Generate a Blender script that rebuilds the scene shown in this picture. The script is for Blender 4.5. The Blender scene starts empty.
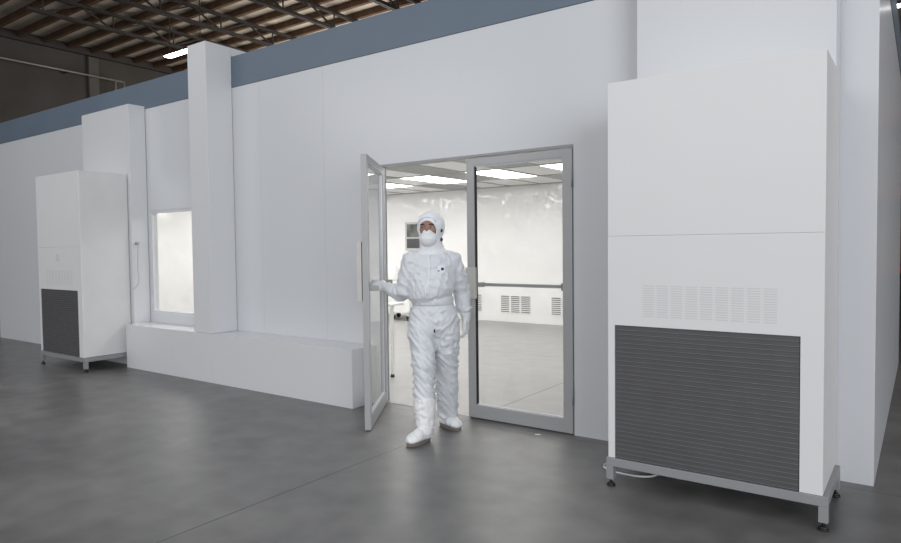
import bpy, bmesh, math, random
import numpy as np
from mathutils import Vector, Matrix, noise
random.seed(7)
S = bpy.context.scene
C = S.collection
PI = math.pi

# ------------------------------------------------------------------ materials
def mat(name, col, rough=0.5, metal=0.0, spec=0.5, bump=None, noise_amt=0.0, noise_scale=3.0, rough_noise=0.0, coat=0.0):
    m = bpy.data.materials.new(name); m.use_nodes = True
    nt = m.node_tree; b = nt.nodes['Principled BSDF']
    b.inputs['Base Color'].default_value = (*col, 1)
    b.inputs['Roughness'].default_value = rough
    b.inputs['Metallic'].default_value = metal
    b.inputs['Specular IOR Level'].default_value = spec
    b.inputs['Coat Weight'].default_value = coat
    tc = nt.nodes.new('ShaderNodeTexCoord')
    n = nt.nodes.new('ShaderNodeTexNoise'); n.inputs['Scale'].default_value = noise_scale; n.inputs['Detail'].default_value = 5
    nt.links.new(tc.outputs['Object'], n.inputs['Vector'])
    r = nt.nodes.new('ShaderNodeValToRGB')
    a = max(noise_amt, 0.01)
    r.color_ramp.elements[0].color = (*[c * (1 - a) for c in col], 1); r.color_ramp.elements[0].position = .3
    r.color_ramp.elements[1].color = (*[min(1, c * (1 + a)) for c in col], 1); r.color_ramp.elements[1].position = .7
    nt.links.new(n.outputs['Fac'], r.inputs['Fac']); nt.links.new(r.outputs['Color'], b.inputs['Base Color'])
    if rough_noise:
        mr = nt.nodes.new('ShaderNodeMapRange'); mr.inputs['To Min'].default_value = rough - rough_noise; mr.inputs['To Max'].default_value = rough + rough_noise
        nt.links.new(n.outputs['Fac'], mr.inputs['Value']); nt.links.new(mr.outputs['Result'], b.inputs['Roughness'])
    if bump:
        sc, st, dist = bump
        n2 = nt.nodes.new('ShaderNodeTexNoise'); n2.inputs['Scale'].default_value = sc; n2.inputs['Detail'].default_value = 2
        nt.links.new(tc.outputs['Object'], n2.inputs['Vector'])
        bp = nt.nodes.new('ShaderNodeBump'); bp.inputs['Strength'].default_value = st; bp.inputs['Distance'].default_value = dist
        nt.links.new(n2.outputs['Fac'], bp.inputs['Height']); nt.links.new(bp.outputs['Normal'], b.inputs['Normal'])
    return m

def emis(name, col, strength):
    m = bpy.data.materials.new(name); m.use_nodes = True
    b = m.node_tree.nodes['Principled BSDF']
    b.inputs['Base Color'].default_value = (.8, .8, .8, 1)
    b.inputs['Emission Color'].default_value = (*col, 1)
    b.inputs['Emission Strength'].default_value = strength
    return m

def glassmat(name, tint, ior=1.45):
    m = bpy.data.materials.new(name); m.use_nodes = True
    nt = m.node_tree; nt.nodes.remove(nt.nodes['Principled BSDF'])
    out = nt.nodes['Material Output']
    t = nt.nodes.new('ShaderNodeBsdfTransparent'); t.inputs['Color'].default_value = (*tint, 1)
    g = nt.nodes.new('ShaderNodeBsdfGlossy'); g.inputs['Roughness'].default_value = .02
    f = nt.nodes.new('ShaderNodeFresnel'); f.inputs['IOR'].default_value = ior
    mx = nt.nodes.new('ShaderNodeMixShader')
    ge = nt.nodes.new('ShaderNodeNewGeometry'); inv = nt.nodes.new('ShaderNodeMath'); inv.operation = 'SUBTRACT'; inv.inputs[0].default_value = 1; nt.links.new(ge.outputs['Backfacing'], inv.inputs[1])
    mu = nt.nodes.new('ShaderNodeMath'); mu.operation = 'MULTIPLY'; nt.links.new(f.outputs['Fac'], mu.inputs[0]); nt.links.new(inv.outputs[0], mu.inputs[1])
    nt.links.new(mu.outputs[0], mx.inputs['Fac']); nt.links.new(t.outputs[0], mx.inputs[1]); nt.links.new(g.outputs[0], mx.inputs[2])
    nt.links.new(mx.outputs[0], out.inputs['Surface'])
    return m

M = {}
M['panel'] = mat('white_wall_panel', (.615, .63, .655), .28, spec=.5, noise_amt=.012, noise_scale=.7, bump=(1.1, .10, .02))
M['chase'] = mat('white_chase_panel', (.65, .66, .68), .32, noise_amt=.012, noise_scale=.9)
M['unitwhite'] = mat('white_powder_coat', (.70, .70, .705), .42, noise_amt=.012, noise_scale=1.3)
M['unitside'] = mat('scuffed_white_powder_coat', (.66, .66, .66), .42, noise_amt=.03, noise_scale=3)
M['slot'] = mat('slot_shadow_grey', (.60, .60, .60), .6)
M['fascia'] = mat('blue_grey_fascia', (.125, .165, .215), .45, noise_amt=.03, noise_scale=2)
M['inner'] = mat('glossy_white_cleanroom_wall', (.87, .868, .86), .05, spec=.5, noise_amt=.006, bump=(1.25, 1.0, .10))
M['ventgrey'] = mat('dark_vent_louvre', (.20, .20, .195), .6)
M['tile'] = mat('white_ceiling_tile', (.88, .875, .86), .6, noise_amt=.02)
M['filter'] = mat('grey_filter_tile', (.64, .63, .61), .55, noise_amt=.03, noise_scale=9)
M['tbar'] = mat('ceiling_grid_metal', (.42, .42, .41), .4, metal=.3)
M['alu'] = mat('satin_aluminium', (.39, .392, .40), .4, metal=.1, noise_amt=.02, noise_scale=8)
M['alulight'] = mat('bright_aluminium', (.62, .64, .66), .35, metal=.15, noise_amt=.02, noise_scale=8)
M['plate'] = mat('brushed_steel_plate', (.52, .51, .49), .4, metal=.15, noise_amt=.04, noise_scale=14)
M['frame'] = mat('grey_painted_steel', (.30, .305, .315), .4, metal=.2, noise_amt=.03, noise_scale=6)
M['black'] = mat('black_rubber', (.012, .012, .012), .5)
M['grille'] = mat('charcoal_louvre', (.068, .068, .070), .55, noise_amt=.08, noise_scale=6)
M['grilleedge'] = mat('pale_louvre_edge', (.17, .17, .172), .5, noise_amt=.15, noise_scale=16)  # slat edges paler than the louvres, slightly mottled
M['suit'] = mat('white_coverall_fabric', (.66, .685, .72), .40, spec=.5, noise_amt=.015, noise_scale=6, bump=(22, .55, .016))
M['hood'] = mat('white_hood_fabric', (.78, .80, .83), .5, noise_amt=.015, noise_scale=8, bump=(40, .3, .008))
M['maskm'] = mat('white_mask_fibre', (.76, .78, .81), .75, noise_amt=.02, noise_scale=20)
M['glove'] = mat('milky_latex', (.76, .78, .80), .38, noise_amt=.03, noise_scale=14, bump=(50, .3, .006))
M['boot'] = mat('white_shoe_cover', (.80, .81, .82), .5, noise_amt=.02, noise_scale=9, bump=(34, .5, .012))
M['sole'] = mat('grey_brown_sole', (.17, .15, .14), .7, noise_amt=.1, noise_scale=20)
M['skin'] = mat('skin', (.30, .165, .125), .5, noise_amt=.06, noise_scale=12)
M['eyew'] = mat('eye_white', (.30, .27, .25), .4)
M['dark'] = mat('dark_iris', (.02, .014, .012), .25)
M['navy'] = mat('navy_print', (.05, .06, .14), .5)
M['concrete'] = mat('dark_concrete', (.060, .055, .050), .9, noise_amt=.16, noise_scale=.9)
M['concretejoint'] = mat('pale_concrete_joint', (.095, .09, .083), .9, noise_amt=.1, noise_scale=2)
M['roof'] = mat('plywood_roof_deck', (.50, .45, .38), .9, noise_amt=.22, noise_scale=1.6)
M['wood'] = mat('brown_timber', (.085, .045, .024), .8, noise_amt=.3, noise_scale=4)
M['steel'] = mat('dull_dark_steel', (.030, .025, .023), .6, metal=.0, noise_amt=.2, noise_scale=5)
M['pipe'] = mat('galvanised_pipe', (.32, .31, .29), .5, metal=.4)
M['red'] = mat('red_paint', (.30, .03, .025), .5)
M['brown'] = mat('cardboard', (.20, .12, .07), .9)
M['clear'] = mat('clear_plastic_tube', (.62, .64, .64), .12)
M['cartwhite'] = mat('white_laminate', (.78, .78, .76), .4)
M['glass'] = glassmat('door_glass', (.955, .955, .95))
M['lamp'] = emis('lit_diffuser', (1, .99, .975), 8.5)
M['strip'] = emis('lit_tube', (1, .98, .98), 14)
M['screen'] = mat('grey_screen', (.14, .15, .14), .2, noise_amt=.5, noise_scale=7)

# polished concrete floor with saw-cut joints
def floormat(nm, c0, c1):
    m = mat(nm, (.165, .162, .157), .3)
    nt = m.node_tree; b = nt.nodes['Principled BSDF']; L = nt.links
    geo = nt.nodes.new('ShaderNodeNewGeometry'); sep = nt.nodes.new('ShaderNodeSeparateXYZ'); L.new(geo.outputs['Position'], sep.inputs[0])
    def line(sock, off, per, w):
        a = nt.nodes.new('ShaderNodeMath'); a.operation = 'ADD'; a.inputs[1].default_value = -off + per * 20 + per / 2; L.new(sock, a.inputs[0])
        md = nt.nodes.new('ShaderNodeMath'); md.operation = 'MODULO'; md.inputs[1].default_value = per; L.new(a.outputs[0], md.inputs[0])
        s = nt.nodes.new('ShaderNodeMath'); s.operation = 'SUBTRACT'; s.inputs[1].default_value = per / 2; L.new(md.outputs[0], s.inputs[0])
        ab = nt.nodes.new('ShaderNodeMath'); ab.operation = 'ABSOLUTE'; L.new(s.outputs[0], ab.inputs[0])
        lt = nt.nodes.new('ShaderNodeMath'); lt.operation = 'LESS_THAN'; lt.inputs[1].default_value = w; L.new(ab.outputs[0], lt.inputs[0])
        return lt.outputs[0]
    l1 = line(sep.outputs[0], -2.92, 6.1, .0065); l2 = line(sep.outputs[1], 4.27, 3.05, .0055)
    mx = nt.nodes.new('ShaderNodeMath'); mx.operation = 'MAXIMUM'; L.new(l1, mx.inputs[0]); L.new(l2, mx.inputs[1])
    n1 = nt.nodes.new('ShaderNodeTexNoise'); n1.inputs['Scale'].default_value = .8; n1.inputs['Detail'].default_value = 3; n1.inputs['Roughness'].default_value = .6
    L.new(geo.outputs['Position'], n1.inputs['Vector'])
    n3 = nt.nodes.new('ShaderNodeTexNoise'); n3.inputs['Scale'].default_value = 5; n3.inputs['Detail'].default_value = 8
    L.new(geo.outputs['Position'], n3.inputs['Vector'])
    r = nt.nodes.new('ShaderNodeValToRGB'); r.color_ramp.elements[0].position = .32; r.color_ramp.elements[1].position = .70
    r.color_ramp.elements[0].color = (*c0, 1); r.color_ramp.elements[1].color = (*c1, 1)
    mixn = nt.nodes.new('ShaderNodeMixRGB'); mixn.inputs[0].default_value = .4; L.new(n1.outputs['Fac'], mixn.inputs[1]); L.new(n3.outputs['Fac'], mixn.inputs[2])
    L.new(mixn.outputs[0], r.inputs['Fac'])
    mix = nt.nodes.new('ShaderNodeMixRGB'); mix.blend_type = 'MIX'; mix.inputs[2].default_value = (.022, .021, .020, 1)
    fac = nt.nodes.new('ShaderNodeMath'); fac.operation = 'MULTIPLY'; fac.inputs[1].default_value = .75; L.new(mx.outputs[0], fac.inputs[0])
    L.new(fac.outputs[0], mix.inputs[0]); L.new(r.outputs['Color'], mix.inputs[1]); L.new(mix.outputs[0], b.inputs['Base Color'])
    mr = nt.nodes.new('ShaderNodeMapRange'); mr.inputs['From Min'].default_value = .3; mr.inputs['From Max'].default_value = .7
    mr.inputs['To Min'].default_value = .33; mr.inputs['To Max'].default_value = .47; L.new(n1.outputs['Fac'], mr.inputs['Value']); L.new(mr.outputs[0], b.inputs['Roughness'])
    b.inputs['Specular IOR Level'].default_value = 1.0
    return m
M['floor'] = floormat('polished_concrete_floor', (.062, .060, .061), (.190, .186, .182))
M['infloor'] = floormat('brightened_concrete_floor', (.25, .246, .240), (.37, .364, .354))  # same concrete, with the room's brightness put into a paler colour

# ------------------------------------------------------------------ mesh helpers
class MB:
    def __init__(s): s.bm = bmesh.new()
    def box(s, x0, y0, z0, x1, y1, z1, bev=0.0):
        r = bmesh.ops.create_cube(s.bm, size=1)
        vs = r['verts']
        bmesh.ops.scale(s.bm, vec=(abs(x1-x0), abs(y1-y0), abs(z1-z0)), verts=vs)
        bmesh.ops.translate(s.bm, vec=((x0+x1)/2, (y0+y1)/2, (z0+z1)/2), verts=vs)
        if bev:
            es = list({e for v in vs for e in v.link_edges})
            bmesh.ops.bevel(s.bm, geom=es, offset=bev, segments=2, affect='EDGES', profile=.5)
        return s
    def bar(s, a, b, w, h=None):
        """rectangular bar from a to b"""
        h = h or w; a = Vector(a); b = Vector(b); d = (b-a); L = d.length
        r = bmesh.ops.create_cube(s.bm, size=1); vs = r['verts']
        bmesh.ops.scale(s.bm, vec=(w, h, L), verts=vs)
        q = Vector((0, 0, 1)).rotation_difference(d.normalized())
        bmesh.ops.transform(s.bm, matrix=Matrix.Translation((a+b)/2) @ q.to_matrix().to_4x4(), verts=vs)
        return s
    def cyl(s, a, b, r0, r1=None, n=20):
        a = Vector(a); b = Vector(b); d = b-a
        r1 = r0 if r1 is None else r1
        r = bmesh.ops.create_cone(s.bm, cap_ends=True, segments=n, radius1=r0, radius2=r1, depth=d.length)
        q = Vector((0, 0, 1)).rotation_difference(d.normalized())
        bmesh.ops.transform(s.bm, matrix=Matrix.Translation((a+b)/2) @ q.to_matrix().to_4x4(), verts=r['verts'])
        return s
    def ball(s, c, r, sc=(1, 1, 1), n=16, rot=None):
        q = bmesh.ops.create_uvsphere(s.bm, u_segments=n*2, v_segments=n, radius=r)
        m = Matrix.Translation(Vector(c)) @ (rot.to_4x4() if rot else Matrix()) @ Matrix.Diagonal((*sc, 1))
        bmesh.ops.transform(s.bm, matrix=m, verts=q['verts']); return s
    def tube(s, pts, n=20, closed_caps=True):
        """pts: (pos, ru, rv): rings with half-axes ru along the local sideways direction, rv along depth"""
        rings = []
        N = len(pts)
        for i, p in enumerate(pts):
            pos = Vector(p[0]); ru = p[1]; rv = p[2] if len(p) > 2 else ru
            a = Vector(pts[max(0, i-1)][0]); b = Vector(pts[min(N-1, i+1)][0])
            t = (b-a).normalized()
            ref = Vector((0, 1, 0)) if abs(t.y) < .85 else Vector((0, 0, 1))
            side = t.cross(ref).normalized(); dep = side.cross(t).normalized()
            rings.append([s.bm.verts.new(pos + side*ru*math.cos(2*PI*k/n) + dep*rv*math.sin(2*PI*k/n)) for k in range(n)])
        for i in range(N-1):
            for k in range(n):
                s.bm.faces.new((rings[i][k], rings[i][(k+1) % n], rings[i+1][(k+1) % n], rings[i+1][k]))
        if closed_caps:
            s.bm.faces.new(rings[0][::-1]); s.bm.faces.new(rings[-1])
        return s
    def build(s, name, m, parent=None, smooth=False):
        bmesh.ops.recalc_face_normals(s.bm, faces=s.bm.faces)
        me = bpy.data.meshes.new(name); s.bm.to_mesh(me); s.bm.free()
        o = bpy.data.objects.new(name, me); C.objects.link(o)
        if m: me.materials.append(m)
        if parent: o.parent = parent
        if smooth:
            for p in me.polygons: p.use_smooth = True
        return o

def tag(o, label=None, cat=None, group=None, kind=None):
    if label: o['label'] = label
    if cat: o['category'] = cat
    if group: o['group'] = group
    if kind: o['kind'] = kind
    return o
def empty(name, loc=(0, 0, 0), rz=0):
    o = bpy.data.objects.new(name, None); C.objects.link(o); o.location = loc; o.rotation_euler = (0, 0, rz); o.empty_display_size = .1
    return o
def copy_tree(o, parent=None):
    c = o.copy(); C.objects.link(c); c.parent = parent
    for ch in list(o.children): copy_tree(ch, c)
    return c
def two(o, m, cond):
    """second material on faces where cond(polygon) holds"""
    o.data.materials.append(m)
    for p in o.data.polygons:
        if cond(p): p.material_index = 1

# ------------------------------------------------------------------ setting: warehouse
W = 4.365            # facade plane
RZ = 7.0             # roof deck
XL = -18.9
tag(MB().box(-40, -14, -.1, 14, 32, 0).build('floor', M['floor']), 'grey polished concrete floor with thin saw-cut joints', 'floor', kind='structure')
tag(MB().box(XL-.3, -14, 0, XL, 32, RZ).build('wall_left', M['concrete']), 'dark bare concrete warehouse wall at far left', 'wall', kind='structure')
tag(MB().box(XL, 29.7, 0, 12, 30, RZ).build('wall_back', M['concrete']), 'dark warehouse wall far behind the cleanroom', 'wall', kind='structure')
tag(MB().box(XL-.3, 5.2, RZ, 12, 32, RZ+.15).build('ceiling', M['roof']), 'plywood roof deck of the warehouse', 'ceiling', kind='structure')
# pilaster strip and pipe on the concrete wall
tag(MB().box(XL, 9.15, 0, XL+.10, 9.42, RZ-.25).build('trim_1', M['concretejoint']), 'pale vertical joint strip on dark concrete wall', 'trim', kind='structure')
b = MB(); b.box(XL, 5.2, RZ-.22, XL+.12, 29, RZ-.02); tag(b.build('trim_2', M['steel']), 'dark ledger along the top of the concrete wall', 'trim', kind='structure')
pr = empty('sprinkler_pipe', (XL+.35, 5.3, 6.17)); tag(pr, 'thin pale pipe running along the dark concrete wall', 'pipe')
MB().cyl((0, 0, 0), (0, 4.7, 0), .022).build('pipe_run', M['pipe'], pr, True)
for k in (4.45, 4.7): MB().cyl((0, k, .0), (0, k, -.75), .03).build('drop_pipe', M['pipe'], pr, True)
for k in (1.2, 3.2): MB().bar((-.34, k, 0), (0, k, 0), .03).build('pipe_bracket', M['steel'], pr)

# timber purlins
first = None
for i in range(30):
    y = 5.6 + .61*i
    if first is None:
        first = MB().box(0, -.045, -.15, 14.5, .045, 0).build('roof_joist', M['wood']); o = first
    else:
        o = first.copy(); C.objects.link(o)
    o.location = (XL+.1, y, RZ-.002)
    tag(o, 'brown timber joist running under the plywood roof deck', 'joist', 'timber joists under the roof')
# steel trusses along y
tr0 = None
trl = ['dark steel roof truss nearest the concrete wall, passing above the lit strip light', 'dark steel roof truss passing above the tall white pillar', 'dark steel roof truss right of the tall white pillar', 'dark steel roof truss nearest the door side']
for i, x in enumerate((-15.24, -13.3, -11.13, -9.2)):
    if tr0 is None:
        t = tr0 = empty('roof_truss')
        b = MB(); b.box(-.05, 0, 0, -.01, 20, .07); b.box(.01, 0, 0, .05, 20, .07); b.build('bottom_chord', M['steel'], t)
        b = MB(); b.box(-.05, 0, .36, -.01, 20, .42); b.box(.01, 0, .36, .05, 20, .42); b.build('top_chord', M['steel'], t)
        for k in range(13):
            y0 = .3 + 1.5*k
            MB().bar((0, y0, .04), (0, y0+.75, .39), .035).build('diagonal_web', M['steel'], t)
            MB().bar((0, y0+.75, .39), (0, y0+1.5, .04), .035).build('diagonal_web', M['steel'], t)
            MB().bar((0, y0, .04), (0, y0, .39), .025).build('vertical_web', M['steel'], t)
    else:
        t = copy_tree(tr0)
    t.location = (x, 6.2, 6.42); tag(t, trl[i], 'truss', 'steel roof trusses')
# cross bracing rods between trusses
for (a, bb, lab) in (((-15.2, 10.0, 6.2), (-11.2, 12.6, 6.2), 'slanting steel brace between roof trusses above the pillar'),
                     ((-13.3, 13.2, 6.2), (-9.3, 11.2, 6.2), 'slanting steel brace between roof trusses right of the pillar')):
    c = (Vector(a)+Vector(bb))/2
    o = MB().bar(Vector(a)-c, Vector(bb)-c, .045).build('roof_brace', M['pipe']); o.location = c
    tag(o, lab, 'brace', 'slanting roof braces')
# visible strip light
SLP = (-13.78, 8.87, 5.93)
sl = empty('strip_light', SLP); tag(sl, 'lit white strip light hanging under the roof beside the pillar', 'light')
MB().box(-.75, -.09, .0, .75, .09, .05, .01).build('housing', M['steel'], sl)
MB().box(-.73, -.085, -.03, .73, .085, -.001, .01).build('diffuser', M['strip'], sl)
for sx in (-.6, .6): MB().cyl((sx, 0, .07), (sx, 0, 1.07), .010).build('hanger_rod', M['steel'], sl)
sl2 = copy_tree(sl); sl2.location = (-.25, 15.4, 5.9); tag(sl2, 'lit white strip light at the top right edge, beyond the cleanroom', 'light')
# air duct at the roof by the frame top
du = empty('air_duct', (-10.3, 12.2, 5.95)); tag(du, 'grey metal air duct under the roof above the blue fascia', 'duct')
MB().box(-.45, 0, 0, .45, 6, .35, .01).build('duct_body', M['pipe'], du)
for k in (1.5, 4.5):
    for sx in (-.4, .4): MB().cyl((sx, k, .35), (sx, k, 1.05), .01).build('hanger_rod', M['steel'], du)
for k in (1, 3, 5): MB().box(-.47, k-.03, -.02, .47, k+.03, .37).build('duct_flange', M['steel'], du)

# pallet rack far right behind the building
rk = empty('pallet_rack', (-1.0, 13.6, 0)); tag(rk, 'dark pallet rack with red beams beyond the right end of the cleanroom', 'rack')
for x in (0, 1.5, 3.0):
    for y in (0, 1.0): MB().box(x-.04, y-.04, 0, x+.04, y+.04, 5).build('upright', M['steel'], rk)
for z in (.9, 2.2, 3.5, 4.6):
    for y in (0, 1.0): MB().box(-.04, y-.06, z-.06, 3.04, y-.04, z+.06).build('beam', M['red'], rk)
    MB().box(0, 0, z+.06, 3, 1.0, z+.09).build('shelf_deck', M['steel'], rk)
k = 0
where = ['bottom left', 'bottom right', 'second level left', 'second level right', 'third level left', 'third level right']
for z in (.99, 2.29, 3.59):
    for x in (.2, 1.7):
        o = MB().box(0, 0, 0, 1.1, .85, .8 if z < 3 else .6, .01).build('storage_box', M['brown']); o.location = (-1.0+x, 13.68, z+.002)
        # packing tape
        MB().box(.5, -.003, .0, .58, .0, .8 if z < 3 else .6).build('tape', M['clear'], o)
        tag(o, 'brown cardboard box on the %s of the pallet rack' % where[k], 'box', 'boxes on the pallet rack'); k += 1

# far left: red crate on dark trolley seen past the building end
tt = empty('storage_trolley', (-18.2, 6.3, 0)); tag(tt, 'dark trolley with a red bin past the left end of the cleanroom', 'trolley')
MB().box(-.4, -.3, .12, .4, .3, .6, .02).build('trolley_body', M['steel'], tt)
MB().box(-.36, -.26, .6, .36, .26, 1.0, .03).build('bin', M['red'], tt)
for sx in (-.3, .3):
    for sy in (-.22, .22): MB().cyl((sx-.02, sy, .06), (sx+.02, sy, .06), .06).build('wheel', M['black'], tt, True)

# ------------------------------------------------------------------ cleanroom shell (structure)
DX0, DX1, DZ = -3.90, -2.045, 2.105          # double door opening
WX0, WX1, WZ0, WZ1 = -7.61, -6.33, .62, 1.855  # window
XR, XE = -.21, -12.13
T = .08
seg = [(XE, -9.80, 0, 3.08), (-9.799, WX0-.147, 0, 3.08), (WX0-.144, WX0, 0, 3.08), (WX0, WX1, 0, WZ0), (WX0, WX1, WZ1, 3.08), (WX1, -5.95, 0, 3.08), (-5.949, -5.50, 0, 3.08),
       (-5.4985, -4.582, 0, 3.08), (-4.5803, DX0, 0, 3.08), (DX0, DX1, DZ, 3.08), (DX1, -1.47, 0, 3.08), (-1.469, XR, 0, 3.08)]
b = MB()
for x0, x1, z0, z1 in seg: b.box(x0, W, z0, x1, W+T, z1, 0)
b.box(XE, W+.01, 0.0, WX0-.1, W+T-.01, 3.07)
for x in (-5.948, -5.498, -4.58, -1.468): b.box(x-.02, W+.004, 0, x+.02, W+T-.004, 3.078)
for x in (DX0, DX1): b.box(x-.02, W+.003, DZ, x+.02, W+T-.003, 3.078)
tag(b.build('wall_front', M['panel']), 'white panelled facade of the cleanroom', 'wall', kind='structure')
# raised top line and thin batten strips of the facade joints
tag(MB().box(XE, W-.004, 3.083, XR, W+.1, 3.405, .002).build('trim_3', M['fascia']), 'blue-grey fascia band along the top of the cleanroom front', 'trim', kind='structure')
tag(MB().box(XR-.08, W+T+.001, 0, XR, 8.95, 3.08).build('wall_right', M['panel']), 'white glossy side wall of the cleanroom', 'wall', kind='structure')
tag(MB().box(XR-.09, W+.11, 3.083, XR+.004, 8.95, 3.405).build('trim_4', M['fascia']), 'blue-grey fascia band along the cleanroom side', 'trim', kind='structure')
b = MB(); b.box(XR-1.2, 8.952, 0, XR-.001, 9.03, 3.4); b.box(XR-1.28, 9.03, 0, XR-1.2, 10.38, 3.4)
tag(b.build('wall_side', M['panel']), 'stepped rear part of the cleanroom side wall', 'wall', kind='structure')
YB, ZC = 10.3, 2.463
tag(MB().box(XE, YB, 0, XR-1.3, YB+.08, 3.4).build('wall_rear', M['inner']), 'glossy white back wall inside the cleanroom', 'wall', kind='structure')
tag(MB().box(XE, W+T+.001, 0, XE+.08, YB, 3.4).build('wall_end', M['inner']), 'white left end wall of the cleanroom', 'wall', kind='structure')
# interior lining of the facade and right walls
b = MB(); yl0, yl1 = W+T+.001, W+T+.02
b.box(XE+.081, yl0, 0, WX0, yl1, ZC); b.box(WX0, yl0, 0, WX1, yl1, WZ0); b.box(WX0, yl0, WZ1, WX1, yl1, ZC); b.box(WX1, yl0, 0, DX0-.03, yl1, ZC)
b.box(DX0-.03, yl0, DZ+.02, DX1+.03, yl1, ZC); b.box(DX1+.03, yl0, 0, XR-.1, yl1, ZC)
tag(b.build('wall_lining', M['inner']), 'white lining on the inside of the cleanroom facade', 'wall', kind='structure')
tag(MB().box(XE+.081, W+.02, 0, XR-.09, YB, .003).build('floor', M['infloor']), 'concrete floor inside the cleanroom, its brightness put into the colour', 'floor', kind='structure')
# ceiling grid, tiles
b = MB()
g = .61
xs = [-6.03 + g*k for k in range(-10, 10) if XE+.1 < -6.03+g*k < XR-.1]
ys = [9.08 - 1.22*k for k in range(0, 4)]
b.box(XE+.08, W+T+.021, ZC, XR-.09, YB, ZC+.03)
tag(b.build('ceiling', M['tile']), 'suspended white tile ceiling inside the cleanroom', 'ceiling', kind='structure')
b = MB()
for x in xs: b.box(x-.012, W+T+.03, ZC-.012, x+.012, YB-.001, ZC-.001)
for y in ys: b.box(XE+.09, y-.012, ZC-.013, XR-.1, y+.012, ZC-.0005)
b.box(XE+.09, YB-.03, ZC-.014, XR-1.35, YB-.001, ZC-.001)
tag(b.build('trim_5', M['tbar']), 'grey metal grid of the suspended ceiling', 'trim', kind='structure')

# ceiling lights and filter panels
cl = empty('ceiling_light')
b = MB(); b.box(-.305, -.61, -.015, -.285, .61, -.002); b.box(.285, -.61, -.015, .305, .61, -.002); b.box(-.285, -.61, -.015, .285, -.59, -.002); b.box(-.285, .59, -.015, .285, .61, -.002)
b.build('frame', M['cartwhite'], cl)
MB().box(-.284, -.589, -.010, .284, .589, -.002).build('diffuser', M['lamp'], cl)
names = {(0, -6): 'far left', }
lx = [-6.335 + 1.22*k for k in range(-4, 4)]
rowA = ['at its far left end', 'second from the left end', 'seen through the open door leaf', 'just right of the open door leaf', 'above the masked person', 'at left behind the closed door glass', 'at right behind the closed door glass', 'at its right end']
rowB = ['at its far left end', 'second from the left end', 'third from the left end', 'fourth from the left end', 'cut by the door head', 'behind the top rail of the closed door', 'second from the right end', 'at its right end']
k = 0
for (y, labs, rn) in ((8.47, rowA, 'back'), (6.03, rowB, 'front')):
    for i, x in enumerate(lx):
        o = cl if k == 0 else copy_tree(cl); k += 1
        o.location = (x, y, ZC-.001)
        tag(o, 'lit rectangular ceiling panel in the %s row, %s' % (rn, labs[i]), 'ceiling light', 'lit ceiling panels in the cleanroom')
ff = empty('ceiling_filter_panel')
b = MB(); b.box(-.29, -.595, -.009, .29, .595, 0); b.build('filter_face', M['filter'], ff)
b = MB()
for q in range(-5, 6): b.box(q*.05-.004, -.59, -.013, q*.05+.004, .59, -.009)
b.build('filter_slats', M['tbar'], ff)
k = 0
for y, ph in ((9.69, 0), (8.47, 1), (7.25, 0)):
    for i in range(8):
        x = -6.335 + 1.22*(i-4) + (.61 if ph == 0 else .61)
        if ph == 1 and i % 2: continue
        if ph == 0 and y > 9 and i % 2 == 0: continue
        if x > XR-.6: continue
        o = ff if k == 0 else copy_tree(ff); k += 1
        o.location = (x, y, ZC)
        tag(o, 'grey filter panel in the cleanroom ceiling, %s row, %d from the left end' % ({9.69: 'back', 8.47: 'lit', 7.25: 'middle'}[y], i+1), 'ceiling panel', 'grey filter panels in the ceiling')

# return-air vents in the back wall
vt = None
vl = ['white-framed grey wall vent at far left, seen through the open door leaf', 'grey wall vent left of the masked person', 'grey wall vent behind the masked person', 'grey wall vent just right of the centre stile, cut by it', 'three-column grey wall vent in the middle of the closed door glass', 'grey wall vent at the right edge of the closed door glass']
for i, x in enumerate((-9.75, -9.05+.02, -8.0, -6.99, -5.96, -4.935)):
    if vt is None:
        v = vt = empty('wall_vent')
        b = MB()
        for c in (-1, 0, 1): b.box(c*.212-.099, -.012, -.16, c*.212+.099, -.001, .16, .002)
        b.build('vent_frame', M['inner'], v)
        for c in (-1, 0, 1):
            b = MB()
            for q in range(9): b.box(c*.212-.085, -.016, -.142+q*.0345, c*.212+.085, -.012, -.142+q*.0345+.017)
            b.build('louvre_column', M['ventgrey'], v)
    else: v = copy_tree(vt)
    v.location = (x, YB, .325); tag(v, vl[i], 'vent', 'air vents along the back wall')

# control panel on the back wall
cp = empty('wall_control_panel', (-8.28, YB, 1.60)); tag(cp, 'grey wall panel with dark display behind the hooded head', 'panel')
b = MB(); b.box(-.20, -.05, -.28, .20, -.001, .28, .006); b.build('case', M['plate'], cp)
MB().box(-.15, -.056, -.02, .17, -.05, .24).build('display', M['screen'], cp)
MB().box(-.15, -.057, -.24, .17, -.05, -.05).build('lower_display', M['grille'], cp)

# mobile equipment cart, partly hidden by the person
ct = empty('equipment_cart', (-8.12, 9.72, 0)); tag(ct, 'white wheeled equipment cart behind the outstretched arm', 'cart')
MB().box(-.36, -.25, .14, .36, .25, .62, .02).build('cabinet', M['cartwhite'], ct)
MB().box(-.39, -.28, .62, .39, .28, .66, .01).build('worktop', M['cartwhite'], ct)
for sx in (-.28, -.08, .30):
    for sy in (-.2, .2):
        if sx == -.08 and sy > 0: continue
        w_ = MB().cyl((sx-.02, sy, .05), (sx+.02, sy, .05), .05, n=24).build('caster', M['black'], ct, True)
        MB().box(sx-.03, sy-.02, .085, sx+.03, sy+.02, .14).build('caster_fork', M['cartwhite'], w_)
eq = empty('covered_instrument', (-8.42, 9.72, .661)); tag(eq, 'rounded white instrument standing on the wheeled cart', 'instrument')
b = MB(); b.ball((0, 0, .20), .2, (1, .8, 1)); bmesh.ops.bisect_plane(b.bm, geom=b.bm.verts[:]+b.bm.edges[:]+b.bm.faces[:], plane_co=(0, 0, .06), plane_no=(0, 0, -1), clear_outer=True)
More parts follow.
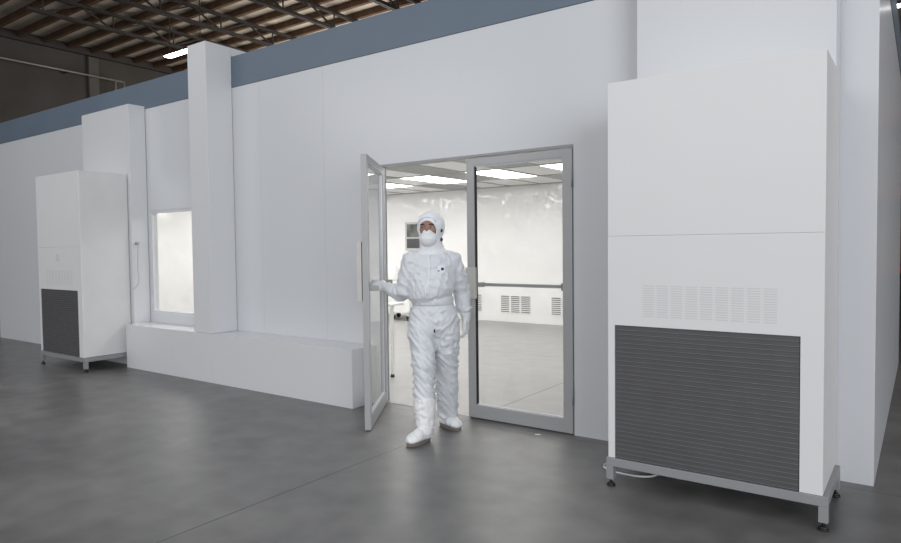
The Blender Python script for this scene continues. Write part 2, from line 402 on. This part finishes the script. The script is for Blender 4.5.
bmesh.ops.holes_fill(b.bm, edges=b.bm.edges[:]); b.build('dome', M['cartwhite'], eq, True)
MB().cyl((0, 0, 0), (0, 0, .07), .15, .15).build('pedestal', M['cartwhite'], eq, True)
# stand just inside the door
st = empty('white_stand', (-4.575, 5.29, 0)); tag(st, 'slim white stand with black foot just inside the open door', 'stand')
MB().box(-.016, -.016, .03, .016, .016, .76).build('post', M['cartwhite'], st)
MB().box(-.05, -.16, .76, .04, .16, .785, .004).build('top_plate', M['cartwhite'], st)
MB().cyl((0, 0, 0), (0, 0, .035), .024, .018).build('foot', M['black'], st, True)

# ------------------------------------------------------------------ window
b = MB(); f = .03
b.box(WX0, W+.01, WZ0, WX0+f, W+T-.005, WZ1); b.box(WX1-f, W+.01, WZ0, WX1, W+T-.005, WZ1); b.box(WX0+f, W+.01, WZ0, WX1-f, W+T-.005, WZ0+f); b.box(WX0+f, W+.01, WZ1-f, WX1-f, W+T-.005, WZ1)
wn = b.build('window_1', M['chase']); tag(wn, 'fixed glass window in the facade left of the pillar', 'window', kind='structure')
MB().box(WX0+f, W+.035, WZ0+f, WX1-f, W+.041, WZ1-f).build('window_glass', M['glass'], wn)

# ------------------------------------------------------------------ doors
def make_leaf(name, flip):
    """leaf local: hinge at x=0, free edge at x=Lw; y=0 outer face, +y inner"""
    Lw, H, t = .915, 2.075, .045
    d = empty(name)
    b = MB()
    b.box(0, 0, .008, .076, t, H, .0015); b.box(Lw-.070, 0, .008, Lw, t, H, .0015)
    b.box(.076, .0005, .008, Lw-.070, t-.0005, .110, .0015); b.box(.076, .0005, H-.06, Lw-.070, t-.0005, H, .0015)
    b.build('door_frame', M['alu'], d)
    g_ = MB().box(.074, .018, .108, Lw-.068, .024, H-.058).build('door_glass', M['glass'], d)
    b = MB(); b2 = MB()
    for (yy0, yy1) in ((.010, .018), (.024, .034)):
        b.box(.076, yy0, .110, .082, yy1, H-.06); b2.box(Lw-.077, yy0, .110, Lw-.070, yy1, H-.06); b.box(.082, yy0, .110, Lw-.077, yy1, .118); b.box(.082, yy0, H-.067, Lw-.077, yy1, H-.06)
    b.build('glazing_bead', M['alulight'], d); b2.build('glazing_gasket', M['black'], d)
    pb = MB().box(.09, t+.045, 1.060, Lw-.10, t+.062, 1.086, .003).build('push_bar', M['alu'], d)
    MB().box(.065, t+.0005, 1.045, .115, t+.07, 1.10, .004).build('bar_mount', M['frame'], pb)
    MB().box(Lw-.10, t+.0005, 1.053, Lw-.070, t+.06, 1.093, .004).build('latch_case', M['alu'], pb)
    MB().box(.004, .008, .003, Lw-.004, t-.008, .0078).build('door_sweep', M['black'], d)
    for z in (.28, 1.86): MB().cyl((-.002, -.006, z-.06), (-.002, -.006, z+.06), .006).build('hinge', M['frame'], d, True)
    return d, Lw, t
d2, Lw, t = make_leaf('door_2', True)
# closed right leaf: hinge on the right -> mirror by building a reversed copy
d2.location = (DX1-.006, W-.004, 0); d2.scale = (-1, 1, 1)
pl = MB().box(Lw-.090, -.030, .965, Lw-.0, -.0005, 1.215, .003).build('pull_plate', M['plate'], d2)
tag(d2, 'closed right leaf of the grey metal-framed glass double door', 'door', kind='structure')
d1, Lw, t = make_leaf('door_1', False)
ang = math.atan2(3.605-W, -3.395-(DX0+.006))
d1.location = (DX0+.006, W-.004, 0); d1.rotation_euler = (0, 0, ang)
tag(d1, 'open left leaf of the glass double door, swung outwards', 'door', kind='structure')
h_ = MB().box(Lw-.090, -.044, .975, Lw-.0, -.006, 1.425, .003).build('pull_handle', M['plate'], d1)
for z in (1.02, 1.38): MB().cyl((Lw-.035, -.006, z), (Lw-.035, -.0001, z), .012).build('handle_post', M['plate'], h_, True)
# frame of the opening
b = MB(); b.box(DX0-.004, W-.002, 0, DX0-.0005, W+T+.02, DZ); b.box(DX1+.0005, W-.002, 0, DX1+.004, W+T+.02, DZ); b.box(DX0, W-.002, DZ-.018, DX1, W+T+.021, DZ-.0005)
tag(b.build('trim_6', M['frame']), 'dark thin lining around the double door opening', 'trim', kind='structure')

# ------------------------------------------------------------------ facade boxes
def panelbox(name, mt, dims, seams, label, cat):
    x0, y0, z0, x1, y1, z1 = dims
    r = empty(name, ((x0+x1)/2, (y0+y1)/2, z0)); tag(r, label, cat)
    cx, cy = (x0+x1)/2, (y0+y1)/2
    ed = [x0] + seams + [x1]
    for i in range(len(ed)-1):
        a = ed[i] + (0 if i == 0 else .0005); c = ed[i+1] - (0 if i == len(ed)-2 else .0005)
        MB().box(a-cx, y0-cy, 0, c-cx, y1-cy, z1-z0, .0015).build('panel', mt, r)
    return r
panelbox('ledge_box', M['chase'], (-7.63, 4.045, 0, -3.955, W-.006, .510), [-6.62, -5.93], 'long low white ledge box along the foot of the facade', 'ledge')
CAPD = .42
pil = panelbox('tall_pillar', M['chase'], (-6.262, 4.055, .512, -5.947, W-.006, 3.50), [], 'tall white square pillar rising above the fascia beside the window', 'pillar')
MB().box(-.1575, .155, 2.90, .1575, .155+CAPD, 2.986, .0015).build('top_return', M['chase'], pil)
panelbox('duct_chase', M['chase'], (-8.775, 4.158, 0, -7.642, W-.006, 3.11), [], 'white duct box behind and above the far left cooling unit', 'duct box')
panelbox('duct_chase', M['panel'], (-1.50, 4.158, 0, -.395, W-.006, 3.30), [], 'white duct box rising behind the large right cooling unit', 'duct box')

# ------------------------------------------------------------------ cooling units
def make_unit():
    Wd, D = 1.075, .555
    u = empty('cooling_unit')
    # cabinet: upper and lower front panels + carcass
    zb, zt = .168, 2.285
    b = MB(); b.box(0, .014, zb, Wd, D, zt, .002); body = b.build('cabinet_body', M['unitwhite'], u)
    two(body, M['unitside'], lambda p: p.normal.x > .9)
    MB().box(0, 0, 1.4287, Wd, .0135, zt, .0015).build('upper_panel', M['unitwhite'], u)
    b = MB(); b.box(0, 0, zb, .038, .0135, 1.428, 0); b.box(.975, 0, zb, Wd, .0135, 1.428, 0); b.box(.038, 0, .928, .975, .0135, 1.428, 0)
    b.build('lower_panel', M['unitwhite'], u)
    # perforated vent: nine groups of fine slots
    b = MB()
    for c in range(9):
        x0 = .202 + c*.0762
        for q in range(14): b.box(x0, -.0012, .984+q*.0128, x0+.060, .0, .984+q*.0128+.0052)
    b.build('slot_vent', M['slot'], u)
    # louvred condenser grille
    g_ = MB().box(.040, .008, .170, .973, .0138, .926).build('grille', M['grille'], u)
    b = MB()
    n = 30; pz = .752/n
    for q in range(n):
        z0 = .172+q*pz
        vs = [b.bm.verts.new(v) for v in ((.042, .0075, z0), (.971, .0075, z0), (.971, .0035, z0+.003), (.042, .0035, z0+.003), (.042, .0065, z0+pz), (.971, .0065, z0+pz))]
        b.bm.faces.new((vs[0], vs[1], vs[2], vs[3])); b.bm.faces.new((vs[3], vs[2], vs[5], vs[4]))
    b.build('grille_slats', M['grille'], g_)
    b = MB()
    for q in range(n):
        z0 = .172+q*pz
        b.box(.042, .0022, z0+.0015, .971, .0036, z0+.0040)
    b.build('slat_edges', M['grilleedge'], g_)
    # base frame
    b = MB(); z0, z1 = .118, .166
    b.box(-.012, -.006, z0, Wd+.024, .036, z1, .002); b.box(-.012, D-.042, z0, Wd+.024, D, z1, .002)
    b.box(-.012, .037, z0+.0005, .030, D-.043, z1-.0005, .002); b.box(Wd-.018, .037, z0+.0005, Wd+.024, D-.043, z1-.0005, .002)
    b.build('base_frame', M['frame'], u)
    for x in (-.012, Wd-.018):
        for y in (-.006, D-.042):
            l = MB().box(x, y, .040, x+.042, y+.042, .1175, .0015).build('leg', M['frame'], u)
            cx, cy = x+.021, y+.021
            b = MB(); b.cyl((cx, cy, .018), (cx, cy, .0405), .007); b.cyl((cx, cy, .008), (cx, cy, .020), .024, .012); b.cyl((cx, cy, 0), (cx, cy, .008), .026, .024)
            b.build('levelling_foot', M['black'], l, True)
    return u
u1 = make_unit(); u1.location = (-1.450, 3.550, 0)
tag(u1, 'large white cooling unit at right, with dark louvred grille, beside the double door', 'cooling unit', 'white cooling units in front of the facade')
u2 = copy_tree(u1); u2.location = (-8.78, 3.594, 0)
tag(u2, 'small-looking distant white cooling unit at far left, beside the low ledge', 'cooling unit', 'white cooling units in front of the facade')
MB().box(.48, -.006, 1.27, .56, -.0005, 1.35, .002).build('label_plate', M['slot'], u2)
# coiled clear tube under right unit
def curve(name, pts, r, m, parent=None, cyclic=False, loc=None):
    cu = bpy.data.curves.new(name, 'CURVE'); cu.dimensions = '3D'; cu.bevel_depth = r; cu.bevel_resolution = 3; cu.resolution_u = 6
    sp = cu.splines.new('BEZIER'); sp.bezier_points.add(len(pts)-1)
    for p, q in zip(sp.bezier_points, pts): p.co = q; p.handle_left_type = p.handle_right_type = 'AUTO'
    sp.use_cyclic_u = cyclic
    o0 = bpy.data.objects.new(name+'_tmp', cu); C.objects.link(o0)
    dg = bpy.context.evaluated_depsgraph_get(); me = bpy.data.meshes.new_from_object(o0.evaluated_get(dg))
    bpy.data.objects.remove(o0)
    me.materials.clear(); me.materials.append(m)
    o = bpy.data.objects.new(name, me); C.objects.link(o); o.parent = parent
    for p in me.polygons: p.use_smooth = True
    if loc: o.location = loc
    return o
pts = []
for k in range(17):
    a = k*2*PI/8; r = .12+.012*(k/8) + random.uniform(-.008, .008)
    pts.append((r*math.cos(a)*1.25, r*math.sin(a)*.8, .009+.006*(k/8)))
pts += [(.30, .02, .01), (.42, .06, .03), (.46, .2, .10)]
o = curve('drain_tube', pts, .0042, M['clear'], loc=(-1.42, 3.84, 0)); tag(o, 'coiled clear plastic tube on the floor under the right cooling unit', 'tube')
# hose on left duct box side
o = curve('wall_hose', [(.0, .02, .30), (.03, .02, .302), (.035, .015, .25), (.03, .01, .0), (.03, .012, -.16), (.028, -.02, -.22), (.015, -.06, -.24)], .006, M['plate'], loc=(-7.64, 4.19, 1.16))
MB().box(.0, .0, .285, .02, .04, .318, .003).build('hose_fitting', M['frame'], o)
tag(o, 'thin grey hose hanging on the side of the left duct box', 'hose')
o = MB().box(-.02, -.006, 0, .02, .006, .004).build('floor_scrap', M['cartwhite']); o.location = (-2.27, 4.23, .0005); o.rotation_euler = (0, 0, .5); tag(o, 'tiny white scrap on the floor before the closed door', 'scrap')

# ------------------------------------------------------------------ the person
# local frame: x = to the viewer's right, y = away from the viewer, z = up
P = empty('person', (-2.914, 3.825, 0), math.atan2(.583, .812))
tag(P, 'person in white hooded cleanroom coverall, mask and shoe covers, holding the open door', 'person')

def remesh(mb, name, m, parent, vox=.01, smooth=6, sub=0, disp=None, cut=None):
    o = mb.build(name+'_src', None)
    md = o.modifiers.new('r', 'REMESH'); md.mode = 'VOXEL'; md.voxel_size = vox; md.use_smooth_shade = True
    if smooth:
        s = o.modifiers.new('s', 'SMOOTH'); s.iterations = smooth; s.factor = .5
    if sub:
        q = o.modifiers.new('q', 'SUBSURF'); q.levels = sub
    dg = bpy.context.evaluated_depsgraph_get()
    me = bpy.data.meshes.new_from_object(o.evaluated_get(dg)); bpy.data.objects.remove(o)
    me.name = name; me.materials.clear(); me.materials.append(m)
    if disp:
        nr = [v.normal.copy() for v in me.vertices]
        for v, n_ in zip(me.vertices, nr): v.co = disp(v.co.copy(), n_)
    if cut:
        bm = bmesh.new(); bm.from_mesh(me)
        bmesh.ops.delete(bm, geom=[f_ for f_ in bm.faces if cut(f_.calc_center_median())], context='FACES')
        bm.to_mesh(me); bm.free()
    for p in me.polygons: p.use_smooth = True
    o = bpy.data.objects.new(name, me); C.objects.link(o); o.parent = parent
    return o

HC = Vector((-.008, .0, 1.515))               # head centre
FD = Vector((-.24, -.97, -.08)).normalized()    # gaze
HS = Vector((FD.y*-1, FD.x, 0)).normalized()     # head's sideways (viewer right)
UPH = HS.cross(FD) * 1.0
if UPH.z < 0: UPH = -UPH
HR = Matrix((HS, -FD, UPH)).transposed()         # local head axes: x side, y back, z up
def hp(x, y, z): return HC + HR @ Vector((x, y, z))

# hands ------------------------------------------------------------
def hand_tubes(mb, wrist, fdir, pdir, r=1.0, curl=.35, side=1, spread=.1):
    """wrist pos, finger direction, palm facing direction; side +1/-1 thumb side"""
    f = Vector(fdir).normalized(); p = Vector(pdir); p = (p - f*p.dot(f)).normalized(); s_ = f.cross(p)*side
    w = Vector(wrist)
    def T(a, b_, c): return w + f*a + s_*b_ + p*c
    # palm as four adjoining metacarpal tubes
    for q, off in enumerate((-.030, -.010, .010, .030)):
        mb.tube([(T(-.01, off*.55, 0), .014*r, .016*r), (T(.03, off*.85, .0), .015*r, .015*r), (T(.085, off, 0), .0125*r, .013*r), (T(.095, off, 0), .008, .008)], n=10)
    L = (.058, .072, .078, .068)
    for q, off in enumerate((-.032, -.011, .011, .031)):
        l = L[q]; a = 0; pos = T(.086, off, 0); pts = [(pos, .0098*r, .0098*r)]
        ang = 0
        for j, fr in enumerate((.45, .32, .23)):
            ang += curl*(.8 if j == 0 else 1.0)
            dv = f*math.cos(ang) + p*math.sin(ang) + s_*(off/.03*spread*(1-j*.3))
            pos = pos + dv.normalized()*l*fr*1.0
            pts.append((pos, (.0095-.0012*j)*r, (.0095-.0012*j)*r))
        pts.append((pos + dv.normalized()*.006, .004*r, .004*r))
        mb.tube(pts, n=10)
    # thumb leaves the side of the palm near its base
    th = [(T(.012, .020, .004), .015*r), (T(.038, .046, .012), .0125*r), (T(.066, .062, .024), .0105*r), (T(.088, .066, .036), .009*r), (T(.095, .066, .041), .004*r)]
    mb.tube([(a, b_, b_) for a, b_ in th], n=10)

SHR, ELR, WRR = Vector((-.150, .01, 1.285)), Vector((-.205, .03, 1.035)), Vector((-.372, .20, 1.085))
SHL, ELL, WRL = Vector((.150, .03, 1.285)), Vector((.215, .10, 1.05)), Vector((.245, .115, .845))
HDR = Vector((-.80, .58, .12))        # reaching hand direction
HDL = Vector((.02, .05, -1))
# body (one continuous mesh) ------------------------------------------------
b = MB()
b.ball(HC + Vector((0, 0, .012)), .1, (.76, .93, 1.08), rot=HR)                   # cranium
b.ball(hp(0, -.022, -.045), .075, (.80, .88, .95), rot=HR)                       # jaw
b.tube([(hp(0, -.088, .020), .009), (hp(0, -.103, -.005), .012), (hp(0, -.098, -.022), .013), (hp(0, -.08, -.028), .008)], n=12)  # nose
b.tube([(hp(-.05, -.070, .038), .010), (hp(-.025, -.086, .040), .011), (hp(0, -.088, .036), .009), (hp(.025, -.086, .040), .011), (hp(.05, -.070, .038), .010)], n=10)  # brow
b.tube([(hp(-.022, -.083, -.062), .006), (hp(0, -.090, -.060), .009), (hp(.022, -.083, -.062), .006)], n=10)  # mouth
for s_ in (-1, 1):
    b.ball(hp(s_*.042, -.066, -.006), .022, (1, .7, .8)); b.ball(hp(s_*.078, .008, -.005), .02, (.4, .7, 1.2), rot=HR)
b.tube([(hp(0, .01, -.05), .055), (Vector((0, .02, 1.37)), .056), (Vector((0, .03, 1.30)), .075)])
b.tube([(Vector((0, .03, 1.33)), .08, .06), (Vector((0, .03, 1.26)), .155, .09), (Vector((0, .02, 1.12)), .14, .095), (Vector((.0, .02, 1.0)), .12, .085), (Vector((.01, .03, .86)), .14, .09), (Vector((.015, .03, .80)), .10, .08)], n=28)
b.tube([(SHR+Vector((.03, 0, .01)), .045), (SHR, .048), (ELR, .036), ((ELR+WRR)/2, .034), (WRR, .024)])
b.tube([(SHL+Vector((-.03, 0, .01)), .045), (SHL, .048), (ELL, .036), ((ELL+WRL)/2, .034), (WRL, .024)])
KR, AR = Vector((-.060, -.10, .47)), Vector((-.058, -.155, .10))
KL, AL = Vector((.094, .10, .46)), Vector((.104, .20, .10))
b.tube([(Vector((-.065, .02, .86)), .07), (Vector((-.07, -.03, .70)), .072), (KR, .05), (KR.lerp(AR, .35), .05), (AR, .036), (AR-Vector((0, 0, .05)), .034)])
b.tube([(Vector((.085, .03, .86)), .07), (Vector((.10, .05, .70)), .072), (KL, .05), (KL.lerp(AL, .35), .05), (AL, .036), (AL-Vector((0, 0, .05)), .034)])
hand_tubes(b, WRR, HDR, (.1, .75, -.65), .82, .38, -1)
hand_tubes(b, WRL, HDL, (-.8, .3, 0), .82, .35, 1)
body = remesh(b, 'body', M['skin'], P, .0075, 2)
for s_ in (-1, 1):
    e = MB().ball(hp(s_*.031, -.0745, .013), .013).build('eye', M['eyew'], body, True)
    MB().ball(hp(s_*.031-.002, -.0825, .013), .0065).build('iris', M['dark'], e, True)
    MB().tube([(hp(s_*.031-.02, -.089, .033), .003), (hp(s_*.031, -.0955, .037), .0045), (hp(s_*.031+.02, -.089, .033), .003)], n=8).build('eyebrow', M['dark'], body, True)

# coverall -----------------------------------------------------------
V = Vector
def folds(co, n_):
    d = 0
    x, y, z = co
    # soft long diagonal folds, directions differ by region
    def rid(p, k=1.0):
        v = noise.noise(p); return (1-abs(v)*2.4)*k
    def rg(p):                       # sharp-crested wrinkle
        v = abs(noise.noise(p + V((3.1, 1.7, 9.2))*.0)); return max(0, 1-v*5)**1.5
    wx = noise.noise(co*6)*.05
    if z > 1.03:
        q = V((x*10 + z*9 + wx*12, y*9, z*5 - x*7)); d += .003*rid(q) + .010*rg(q*1.5) + .002*noise.noise(q*2.6)
    elif z > .93:
        q = V((x*24, y*20, z*7)); d += .0045*rid(q)
    elif z > .60:
        q = V((x*9+z*7+wx*10, y*9, z*10-abs(x)*14)); d += .006*rid(q) + .010*rg(q*1.2) + .003*noise.noise(q*2.3)
    else:
        k = 1.3 if x < .02 else .85
        q = V((x*7+wx*8, y*7, z*19 + x*22)); d += k*(.006*rid(q) + .013*rg(q*.85) + .004*noise.noise(q*2.1))
    return co + n_*d
b = MB()
# torso: bloused over the elastic waist
b.tube([(V((-.005, .01, 1.385)), .066, .066), (V((-.003, .02, 1.345)), .100, .082), (V((0, .025, 1.305)), .158, .105), (V((0, .02, 1.24)), .186, .125), (V((-.008, .012, 1.16)), .180, .132),
        (V((-.012, .005, 1.08)), .176, .138), (V((-.012, .005, 1.035)), .168, .135), (V((0, .012, 1.005)), .145, .112), (V((.005, .015, .965)), .143, .110), (V((.005, .02, .92)), .166, .125), (V((.006, .025, .85)), .184, .132), (V((.010, .03, .78)), .178, .125), (V((.012, .03, .735)), .12, .10)], n=36)
# sleeves
b.tube([(SHR+V((.06, .01, .015)), .060, .065), (SHR+V((.005, 0, .0)), .070, .075), (SHR.lerp(ELR, .5)+V((-.004, 0, 0)), .066, .070), (ELR+V((.006, 0, .01)), .066, .064), (ELR+V((-.03, .035, -.002)), .060, .058), (ELR.lerp(WRR, .6), .050, .050), (ELR.lerp(WRR, .82), .036, .036)], n=24)
b.tube([(SHL+V((-.06, .01, .015)), .060, .065), (SHL+V((-.005, 0, .0)), .070, .075), (SHL.lerp(ELL, .5)+V((.004, 0, 0)), .064, .068), (ELL, .060, .062), (ELL.lerp(WRL, .5)+V((0, 0, 0)), .056, .056), (ELL.lerp(WRL, .72), .052, .052), (ELL.lerp(WRL, .78), .030, .030)], n=24)
# trousers
b.tube([(V((-.070, .02, .86)), .098, .11), (V((-.078, -.01, .75)), .099, .112), (V((-.070, -.05, .62)), .086, .100), (KR+V((-.002, 0, .02)), .074, .082), (KR.lerp(AR, .35)+V((-.002, 0, 0)), .070, .076), (KR.lerp(AR, .52), .064, .068), (KR.lerp(AR, .60), .050, .05)], n=24)
b.tube([(V((.085, .03, .86)), .098, .11), (V((.096, .035, .75)), .098, .112), (V((.096, .06, .62)), .090, .103), (KL+V((.002, 0, .02)), .083, .088), (KL.lerp(AL, .4)+V((.002, 0, 0)), .078, .082), (KL.lerp(AL, .8), .073, .076), (KL.lerp(AL, .99), .070, .074), (KL.lerp(AL, 1.02), .055, .06)], n=24)
suit = remesh(b, 'coverall', M['suit'], P, .0095, 5, 0, folds)
# elastic waistband, gathered
b = MB(); rings = []
n = 90
for i, (z, f_) in enumerate(((.958, .0), (.966, .004), (.985, .003), (1.005, .005), (1.018, .0))):
    ring = []
    for k in range(n):
        a = 2*PI*k/n; w_ = 1 + .012*math.sin(a*23+i)
        ring.append(b.bm.verts.new(((.147+f_)*w_*math.cos(a)+.004, (.116+f_)*w_*math.sin(a)+.014, z)))
    rings.append(ring)
for i in range(len(rings)-1):
    for k in range(n): b.bm.faces.new((rings[i][k], rings[i][(k+1) % n], rings[i+1][(k+1) % n], rings[i+1][k]))
b.bm.faces.new(rings[0]); b.bm.faces.new(rings[-1])
b.build('waistband', M['suit'], suit, True)
# zip flap down the front, chest badge, crotch tab
def front_y(x, z):
    """front surface of the suit at x,z by ray"""
    hit, loc, nn, i = suit.ray_cast(V((x, -1, z)), V((0, 1, 0)))
    return (loc.y if hit else -.1)
b = MB(); pts = []
for k in range(24):
    z = 1.33 - k*.0135; x = -.030 + .018*math.sin(k*.2)
    pts.append((V((x, front_y(x, z)-.001, z)), .006, .003))
b.tube(pts, n=8); b.build('zip_flap', M['hood'], suit, True)
yb = front_y(.055, 1.225)
MB().box(.020, yb-.005, 1.195, .095, yb-.001, 1.245, .001).build('chest_badge', M['hood'], suit)
MB().cyl((.078, yb-.007, 1.222), (.078, yb-.005, 1.222), .011).build('badge_mark', M['navy'], suit, True)
MB().box(.030, yb-.0065, 1.205, .058, yb-.005, 1.212).build('badge_line', M['navy'], suit)
yb = front_y(.016, .80); MB().box(.010, yb-.006, .765, .022, yb, .790, .001).build('zip_pull', M['black'], suit)

# hood: shell with a face opening ------------------------------------
def hooddisp(co, n_):
    q = co*V((1, 1, 1)).x*22
    return co + n_*(.0035*(1-abs(noise.noise(q))*2.4))
b = MB()
b.ball(hp(.002, .014, .012), .1, (.97, 1.10, 1.12), rot=HR)
b.tube([(hp(0, .01, -.02), .088, .095), (hp(0, .008, -.075), .080, .084), (V((-.004, .012, 1.405)), .078, .078), (V((-.003, .018, 1.365)), .088, .082), (V((0, .022, 1.338)), .115, .09), (V((0, .025, 1.325)), .10, .08)], n=28)
HRi = HR.transposed()
def cutface(c):
    q = HRi @ (c - HC)
    return q.y < -.02 and (q.x/.066)**2 + ((q.z+.010)/.074)**2 < 1
hood = remesh(b, 'hood', M['hood'], P, .0065, 3, 0, hooddisp, cutface)
sm = hood.modifiers.new('thick', 'SOLIDIFY'); sm.thickness = .003; sm.offset = 1
b = MB(); pts = []
for k in range(41):
    a = 2*PI*k/40; x = .067*math.cos(a); z = -.010+.075*math.sin(a)
    # depth on the hood surface
    ex = 1-(x/.097)**2-((z-.012)/.112)**2
    y = .014 - .110*math.sqrt(max(.05, ex))
    pts.append((hp(x, y-.001, z), .0075))
b.tube([(p_, r_, r_) for p_, r_ in pts], n=10); b.build('hood_rim', M['hood'], hood, True)
M['bluetrim'] = mat('pale_blue_binding', (.42, .50, .62), .5)
b = MB(); b.tube([(hp(.073*math.cos(a), .010-.108*math.sqrt(max(.05, 1-(.073*math.cos(a)/.097)**2-((.070*math.sin(a)+.002)/.112)**2))-.003, .014+.070*math.sin(a)), .003, .003) for a in [PI*(.18+.64*k/16) for k in range(17)]], n=8); b.build('hood_trim', M['bluetrim'], hood, True)
for (x, y, z) in ((.090, -.030, -.015), (.086, -.020, -.080)): 
    s0 = hp(x, y, z); MB().ball(s0, .011, (1, 1, 1.2)).build('snap', M['dark'], hood, True)
# mask: moulded cup
b = MB(); b.ball(hp(0, -.062, -.070), .068, (.98, .90, .90), rot=HR); b.ball(hp(0, -.080, -.034), .042, (.95, .90, .85), rot=HR)
mk = remesh(b, 'face_mask', M['maskm'], P, .006, 2)
b = MB(); pts = []
for k in range(21):
    a = PI*k/20; pts.append((hp(.066*math.cos(a), -.062-.061*math.sin(a), -.070), .0022))
b.tube([(p_, r_*1.3, r_) for p_, r_ in pts], n=8); b.build('mask_seam', M['maskm'], mk, True)
# gloves -------------------------------------------------------------
b = MB(); hand_tubes(b, WRR, HDR, (.1, .75, -.65), 1.2, .38, -1)
b.tube([(ELR.lerp(WRR, .50), .046), (ELR.lerp(WRR, .60), .047), (ELR.lerp(WRR, .8), .041), (WRR, .031), (WRR+HDR.normalized()*.03, .028, .022)])
remesh(b, 'glove', M['glove'], P, .0052, 1, 0, lambda c, n_: c + n_*.0015*noise.noise(c*60))
b = MB(); hand_tubes(b, WRL, HDL, (-.8, .3, 0), 1.12, .35, 1)
b.tube([(ELL.lerp(WRL, .62), .040), (ELL.lerp(WRL, .8), .043), (WRL+V((0, 0, .01)), .036), (WRL+HDL.normalized()*.03, .028, .026)])
remesh(b, 'glove', M['glove'], P, .0052, 1, 0, lambda c, n_: c + n_*.0015*noise.noise(c*60))

# shoe covers -------------------------------------------------------
def shoe(heel, toe, leg, name):
    h_, t_ = V(heel), V(toe); d = (t_-h_); L = d.length; d.normalize()
    b = MB()
    def q(f, z): return h_ + d*L*f + V((0, 0, z))
    rings = [(.02, .045, .022, .030), (.08, .052, .036, .044), (.25, .058, .040, .052), (.45, .056, .043, .050), (.65, .050, .050, .042), (.85, .040, .046, .032), (.96, .033, .032, .024), (1.0, .030, .016, .014)]
    bb = b.bm; prev = None; sd = d.cross(V((0, 0, 1)))
    n = 20
    first_ = None
    for f, zc, rw, rh in rings:
        ring = []
        for k in range(n):
            a = 2*PI*k/n; zz = zc + rh*math.sin(a)*1.0
            ring.append(bb.verts.new(h_ + d*L*f + sd*rw*math.cos(a) + V((0, 0, max(zz, .016)))))
        if prev:
            for k in range(n): bb.faces.new((prev[k], prev[(k+1) % n], ring[(k+1) % n], ring[k]))
        else: bb.faces.new(ring[::-1])
        prev = ring
    bb.faces.new(prev)
    b.tube(leg, n=24)
    sc = remesh(b, 'shoe_cover', M['boot'], P, .0075, 2, 0, lambda c, n_: c + n_*.006*(1-abs(noise.noise(c*V((1, 1, 1)).x*24))*2.2) if c.z > .03 else c)
    s = MB(); ring0, ring1 = [], []
    for k in range(28):
        a = 2*PI*k/28; f = .5-.53*math.cos(a); w_ = (.041 + .012*max(0, math.sin((f-.35)*PI)))*math.sin(a)
        for rr, z, g_ in ((ring0, .002, 1), (ring1, .024, 1.03)): rr.append(s.bm.verts.new(h_ + d*(L*f) + sd*w_*g_ + V((0, 0, z))))
    for k in range(28): s.bm.faces.new((ring0[k], ring0[(k+1) % 28], ring1[(k+1) % 28], ring1[k]))
    s.bm.faces.new(ring0); s.bm.faces.new(ring1)
    s.build('sole', M['sole'], sc)
    return sc
rb = shoe((-.030, -.145, 0), (-.170, -.300, 0), [(V((-.050, -.165, .05)), .045, .055), (V((-.056, -.162, .10)), .058, .064), (V((-.058, -.150, .155)), .066, .072), (V((-.060, -.14, .23)), .076, .080), (V((-.060, -.13, .285)), .074, .078), (V((-.060, -.125, .325)), .060, .064), (V((-.060, -.12, .345)), .064, .068), (V((-.060, -.12, .36)), .050, .05)], 'r')
shoe((.050, .255, 0), (.188, .085, 0), [(V((.088, .22, .05)), .045, .052), (V((.100, .205, .10)), .05, .054), (V((.103, .20, .14)), .045, .05)], 'l')
b = MB(); pts = [(V((-.055-.062*math.cos(a), -.160-.066*math.sin(a), .108+.012*math.cos(a))), .005, .005) for a in [2*PI*k/24 for k in range(25)]]
b.tube(pts, n=8); b.build('ankle_strap', M['hood'], rb, True)

# ------------------------------------------------------------------ camera
f, cx, cy = 658.1, 450.5, 271.5
R_ = V((0.8123909, 0.58299868, -0.01155693)); F_ = V((-0.58297836, 0.81161727, -0.03759852)).normalized()
U_ = R_.cross(F_).normalized(); R_ = F_.cross(U_).normalized()
cam = bpy.data.cameras.new('camera'); co = bpy.data.objects.new('camera', cam); C.objects.link(co)
cam.sensor_fit = 'HORIZONTAL'; cam.sensor_width = 36; cam.lens = f*36/901
mw = Matrix((R_, U_, -F_)).transposed().to_4x4(); mw.translation = V((0, 0, 1.38)); co.matrix_world = mw
cam.clip_start = .05; cam.clip_end = 200
S.camera = co

# ------------------------------------------------------------------ light
def area(name, loc, target, sx, sy, power, col=(1, 1, 1)):
    l = bpy.data.lights.new(name, 'AREA'); l.shape = 'RECTANGLE'; l.size = sx; l.size_y = sy; l.energy = power; l.color = col
    o = bpy.data.objects.new(name, l); C.objects.link(o); o.location = loc
    o.rotation_euler = (V(target)-V(loc)).to_track_quat('-Z', 'Y').to_euler(); return o
area('dock_door_daylight', (7.5, -5.5, 2.7), (-4.5, 4.3, 1.3), 6, 4, 660, (.96, .98, 1))
area('facade_fill', (-2.6, -3.0, 4.0), (-2.5, 4.3, 1.0), 3.5, 2, 60, (1, .99, .98))  # unseen key light added in front, aimed at the door side
area('facade_fill', (-9, -2.5, 4.2), (-9, 4.3, 1), 5, 1.5, 70, (1, .985, .97))  # unseen fill added to lift the left end of the facade
area('roof_wash', (-12, 13, 4.2), (-14, 11, 7), 6, 5, 330, (1, .94, .86))  # unseen uplight added to brighten the roof deck

w = bpy.data.worlds.new('world'); S.world = w; w.use_nodes = True
w.node_tree.nodes['Background'].inputs['Color'].default_value = (.95, .97, 1, 1)
w.node_tree.nodes['Background'].inputs['Strength'].default_value = .68
S.view_settings.view_transform = 'Standard'; S.view_settings.look = 'None'; S.view_settings.gamma = 1; S.view_settings.use_curve_mapping = False
S.view_settings.exposure = 0
